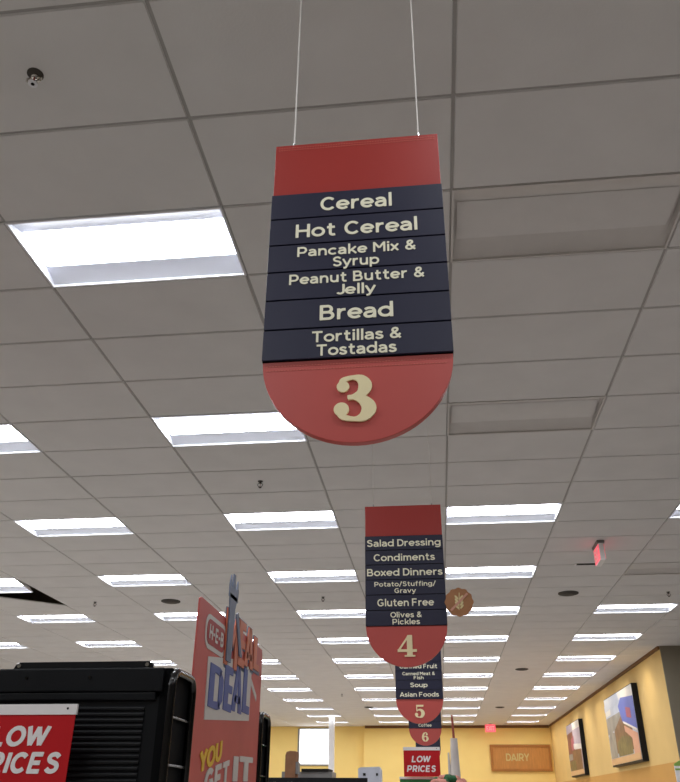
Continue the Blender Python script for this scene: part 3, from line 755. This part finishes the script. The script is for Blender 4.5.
    # YOU / GET IT
    def slanted(txt, ya, za, yb, zb_, cap, mname, off):
        ax = Vector((0, yb-ya, zb_-za)); w = ax.length; ax.normalize()
        # keep verticals vertical: shear by building straight then raising along y
        o = lettering('lettering', txt, w, cap, (X+0.003, (ya+yb)/2, CZ+(za+zb_)/2), (0, 1, 0), (0, 0, 1), mname, base, offset=0.12, depth=0.004, gap=0.2)
        sl = (zb_-za)/(yb-ya)
        for v in o.data.vertices: v.co.z += v.co.y*sl
        return o
    slanted('YOU', 3.52, .145, 3.87, .215, 0.078, 'yellowink', 0.04)
    slanted('GET', 3.62, .07, 4.03, .125, 0.10, 'palegrey', 0.04)
    slanted('IT', 4.12, .145, 4.55, .155, 0.11, 'palegrey', 0.04)
    pr([[(4.41, .565), (4.56, .50), (4.56, .53), (4.41, .60)]], 'palegrey', 0.0, 0.003, 'tail_stroke', base)
deal_panel()

# ------------------------------------------------------------------ far displays just rising into view at the bottom
b = empty('display_stand', (-0.14, 9.45, 0), 'green display stand with white top edge under the small low prices card', 'display'); L = Vector(b.location)
q = MB(); q.box(-0.42, 0.06, 9.28, 9.7, 0, CZ+0.232, 'green'); q.build('body', b, L, bevel=0.004)
q = MB(); q.box(-0.425, 0.065, 9.265, 9.72, CZ+0.232, CZ+0.255, 'paper'); tag(q.build('top_edge', b, L), 'white top edge')
price_sign(-0.178, 9.2, CZ+0.54, 0.385, 0.285, 'small red low prices card under the number 6 sign', 0.12)

b = empty('display_pole', (0.21, 10.6, 0), 'pale tapering pole with red-brown spire right of the small low prices card', 'pole'); L = Vector(b.location)
x, y = 0.20, 10.6
q = MB(); q.tube([(x-0.005, y, 0), (x-0.003, y, CZ+0.30), (x, y, CZ+0.72)], [0.06, 0.06, 0.042], 'postgrey', 12); q.build('post', b, L)
q = MB(); q.tube([(x, y, CZ+0.72), (x-0.006, y, CZ+0.9), (x-0.01, y, CZ+0.99)], [0.016, 0.015, 0.010], 'spire', 10); tag(q.build('spire', b, L), 'red-brown spire')
q = MB(); q.tube([(x-0.07, y, CZ+0.28), (x-0.075, y, CZ+0.56)], [0.02, 0.010], 'postgrey', 8); q.build('side_rod', b, L)
b = empty('flower_tub', (0.09, 8.9, 0), 'pink and green flower bunch at the foot of the pale pole', 'flowers'); L = Vector(b.location)
q = MB(); q.lathe([(0.14, 0), (0.19, CZ+0.12)], (0.09, 8.9, 0), 'greycase', 20); q.build('stand', b, L)
rg = random.Random(3)
q = MB(); g = MB()
for k in range(40):
    a = rg.uniform(0, 6.28); rr = rg.uniform(0.0, 0.15); px, py = 0.09+1.15*rr*math.cos(a), 8.9+rr*math.sin(a); pz = CZ+0.12+0.11*math.sqrt(max(0, 1-(rr/0.17)**2))
    tgt, mm = (g, 'leaf') if (abs(px-0.11) < 0.05 and py < 8.9) or k % 9 == 0 else (q, 'petal')
    tgt.lathe([(0.006, -0.04), (0.035, -0.01), (0.042, 0.012), (0.022, 0.035), (0.004, 0.04)], (px, py, pz), mm, 10)
q.build('blooms', b, L, smooth=True); g.build('foliage', b, L, smooth=True)

b = empty('shelf_unit', (-2.0, 12.4, 0), 'black shelf unit top with pale tags along the bottom edge', 'shelf'); L = Vector(b.location)
q = MB(); q.box(-3.3, -1.0, 12.1, 12.7, 0, CZ+0.20, 'black'); q.build('body', b, L)
q = MB(); q.box(-3.3, -1.0, 12.05, 12.12, CZ+0.20, CZ+0.315, 'black'); fa = q.build('fascia', b, L)
for xx in (-2.35, -2.12, -1.42):
    q = MB(); q.prism([(xx-0.05, .20), (xx+0.03, .20), (xx+0.06, .255), (xx-0.01, .25)], (0, 12.05, CZ), (1, 0, 0), (0, 0, 1), (0, -1, 0), 0.004, 'cream'); q.build('price_tag', fa, L)
b = empty('stock_tower', (-1.05, 13.4, 0), 'pale shelf tower hidden below the white carton', 'shelf'); L = Vector(b.location)
q = MB(); q.box(-1.24, -0.86, 13.2, 13.6, 0, CZ+0.27, 'greycase'); q.build('body', b, L)
b = empty('carton', (-1.05, 13.4, CZ+0.27), 'white carton with small dark hand holes, left of the small low prices card', 'box'); L = Vector(b.location)
q = MB(); q.box(-1.235, -0.89, 13.2, 13.6, CZ+0.27, CZ+0.47, 'whitebox'); q.build('body', b, L, bevel=0.004)
q = MB(); q.prism([(-1.235, .47), (-0.89, .47), (-0.91, .50), (-1.20, .49)], (0, 13.2, CZ), (1, 0, 0), (0, 0, 1), (0, 1, 0), 0.3, 'whitebox'); q.build('lid', b, L)
q = MB(); q.box(-1.16, -1.12, 13.19, 13.21, CZ+0.375, CZ+0.41, 'dark'); q.build('hand_hole', b, L)
q = MB(); q.box(-0.96, -0.93, 13.19, 13.21, CZ+0.375, CZ+0.41, 'dark'); q.build('hand_hole', b, L)

b = empty('display_tower', (-2.44, 14.0, 0), 'brown cardboard tower left of the bright window', 'display'); L = Vector(b.location)
q = MB(); q.prism([(-2.52, 0), (-2.345, 0), (-2.345, CZ+0.76), (-2.44, CZ+0.765), (-2.50, CZ+0.75), (-2.52, CZ+0.70)], (0, 14.0, 0), (1, 0, 0), (0, 0, 1), (0, 1, 0), 0.3, 'carton'); q.build('body', b, L, bevel=0.01)
q = MB(); q.box(-2.345, -2.30, 14.02, 14.2, CZ+0.42, CZ+0.60, 'greycase'); q.build('side_tray', b, L)
b = empty('refrigerated_case', (-1.98, 14.6, 0), 'grey case with dark top edge below the bright window', 'case'); L = Vector(b.location)
q = MB(); q.box(-2.66, -1.80, 14.5, 15.1, 0, CZ+0.47, 'greycase'); q.build('body', b, L)
q = MB(); q.box(-2.32, -1.86, 14.48, 15.1, CZ+0.47, CZ+0.515, 'dark'); q.build('top_edge', b, L)

b = MB(); b.box(-3.88, -3.69, 30.2, 30.4, 0, HC-0.001, 'white')
tag(b.build('support_column', loc=(-3.78, 30.3, 0), bevel=0.01), 'slim white column from floor to ceiling beside the bright window', 'column')
# window
wx0, wx1, wz0, wz1 = -5.64, -4.42, CZ+1.40, CZ+2.70; yw = Y1+0.3
b = MB()
for a in ((wx0-0.08, wx0, wz0-0.06, wz1+0.02), (wx1, wx1+0.08, wz0-0.06, wz1+0.02), (wx0, wx1, wz0-0.06, wz0), (wx0, wx1, wz1, wz1+0.05)):
    b.box(a[0], a[1], yw-0.06, yw, a[2], a[3], 'winframe')
wf = tag(b.build('window_1', loc=(wx0, yw, wz0)), kind='structure')
b = MB(); b.box(wx0, wx1, yw-0.03, yw-0.01, wz0, wz1, 'window'); b.build('pane', wf, (wx0, yw, wz0))

# dairy sign on the back wall
def dairy():
    x0, x1, z0, z1 = 2.06, 4.36, CZ+1.17, CZ+2.08; y = Y1
    root = empty('dairy_sign', ((x0+x1)/2, y, z0), 'tan framed dairy sign on the back yellow wall', 'sign'); L = Vector(root.location)
    b = MB(); b.box(x0, x1, y-0.06, y-0.002, z0, z1, 'wood'); pl = b.build('panel', root, L)
    b = MB()
    for a in ((x0-0.02, x1+0.02, z1-0.07, z1+0.02), (x0-0.02, x1+0.02, z0-0.02, z0+0.07), (x0-0.02, x0+0.07, z0+0.07, z1-0.07), (x1-0.07, x1+0.02, z0+0.07, z1-0.07)):
        b.box(a[0], a[1], y-0.10, y-0.002, a[2], a[3], 'woodedge')
    b.build('frame', root, L, bevel=0.01)
    lettering('lettering', 'DAIRY', 0.90, 0.26, ((x0+x1)/2-0.12, y-0.066, (z0+z1)/2+0.02), (1, 0, 0), (0, 0, 1), 'dairyink', pl, offset=0.09, depth=0.02)
dairy()

# framed pictures on the right wall (print faces -x)
def picture(y_far, y_near, z0, z1, patches, label, base):
    X = WX-0.002; T = 0.13
    root = empty('framed_picture', (X, (y_far+y_near)/2, z0), label, 'picture', 'framed pictures on the yellow wall'); L = Vector(root.location)
    b = MB(); b.box(X-T, X, y_near, y_far, z0, z1, 'black'); fr = b.build('frame', root, L, bevel=0.01)
    b = MB(); W = y_far-y_near; H = z1-z0; m = 0.02
    def P(u, v): return (y_far-m-u*(W-2*m), z0+m*2+v*(H-3*m))
    lay = [(base, [(0, 0), (1, 0), (1, 1), (0, 1)])] + patches
    for i, (mm, poly) in enumerate(lay):
        q = [P(u, v) for u, v in poly]
        b.prism(q, (X-T-0.001-0.0012*i, 0, 0), (0, 1, 0), (0, 0, 1), (-1, 0, 0), 0.002, mm)
    b.build('print', root, L)
picture(22.25, 18.95, CZ+0.84, CZ+2.42, [
    ('p_white', [(.55, .88), (1, .80), (1, 1), (.5, 1)]), ('p_grey', [(0, .45), (.62, .55), (.62, .72), (0, .70)]), ('p_white', [(.02, .72), (.2, .74), (.2, .86), (.02, .84)]),
    ('p_brown', [(.25, .15), (.85, .15), (.85, .58), (.55, .66), (.25, .48)]), ('p_olive', [(.3, .10), (.78, .10), (.78, .32), (.5, .38), (.3, .30)]), ('p_grey', [(.02, .1), (.26, .1), (.26, .45), (.1, .5), (.02, .4)]),
    ('p_blue', [(.58, .56), (1, .40), (1, .84), (.62, .90), (.50, .80)]), ('p_sky', [(0, .80), (.5, .86), (.5, .92), (0, .90)]), ('p_red', [(.74, .60), (.88, .56), (.88, .70), (.74, .74)]),
    ('p_pink', [(.62, .50), (1, .34), (1, .0), (.82, .0), (.82, .30), (.62, .42)]), ('p_white', [(.6, .54), (1, .37), (1, .40), (.6, .57)]), ('p_tan', [(0, 0), (1, 0), (1, .09), (0, .09)])],
    'larger nearer black framed market print with blue awning on the right yellow wall', 'p_sky')
picture(29.25, 26.55, CZ+0.80, CZ+2.36, [
    ('p_maroon', [(0, .15), (.45, .15), (.45, .85), (0, .82)]), ('p_red', [(.28, .4), (.5, .4), (.5, .75), (.28, .7)]), ('p_white', [(.45, .5), (1, .45), (1, .55), (.45, .60)]), ('p_white', [(.5, .86), (1, .86), (1, 1), (.5, 1)]),
    ('p_brown', [(.3, .08), (.95, .08), (.95, .46), (.3, .48)]), ('p_grey', [(0, .3), (.3, .3), (.3, .42), (0, .42)]), ('p_olive', [(.05, .08), (.5, .08), (.5, .28), (.05, .28)]), ('p_tan', [(0, 0), (1, 0), (1, .09), (0, .09)])],
    'smaller farther black framed market print with pale columns on the yellow wall', 'p_lav')

# green and white board at the far right edge
b = empty('produce_board', (4.15, 14.2, 0), 'green and white signboard just entering at the bottom right corner', 'sign'); L = Vector(b.location)
bx0, by = 3.72, 14.2
q = MB(); q.box(bx0, bx0+0.9, by, by+0.03, 0, CZ+0.56, 'paper'); q.build('board', b, L)
q = MB(); q.prism([(0, 0), (0.9, 0), (0.9, .10), (0.25, .10), (0.08, .075), (0, .03)], (bx0, by, CZ+0.56), (1, 0, 0), (0, 0, 1), (0, 1, 0), 0.03, 'lime'); hd = q.build('rounded_top', b, L)
q = MB(); q.box(bx0, bx0+0.9, by-0.004, by, CZ+0.50, CZ+0.525, 'lime'); q.build('stripe', b, L)

# ------------------------------------------------------------------ world and view
w = bpy.data.worlds.new('world'); SC.world = w; w.use_nodes = True
w.node_tree.nodes['Background'].inputs['Color'].default_value = (0.9, 0.95, 1.0, 1); w.node_tree.nodes['Background'].inputs['Strength'].default_value = 0.3
vs = SC.view_settings; vs.view_transform = 'Standard'; vs.look = 'None'; vs.gamma = 1.0; vs.use_curve_mapping = False
vs.exposure = 0.0
SC.cycles.max_bounces = 10; SC.cycles.diffuse_bounces = 6
SC.cycles.use_light_tree = True
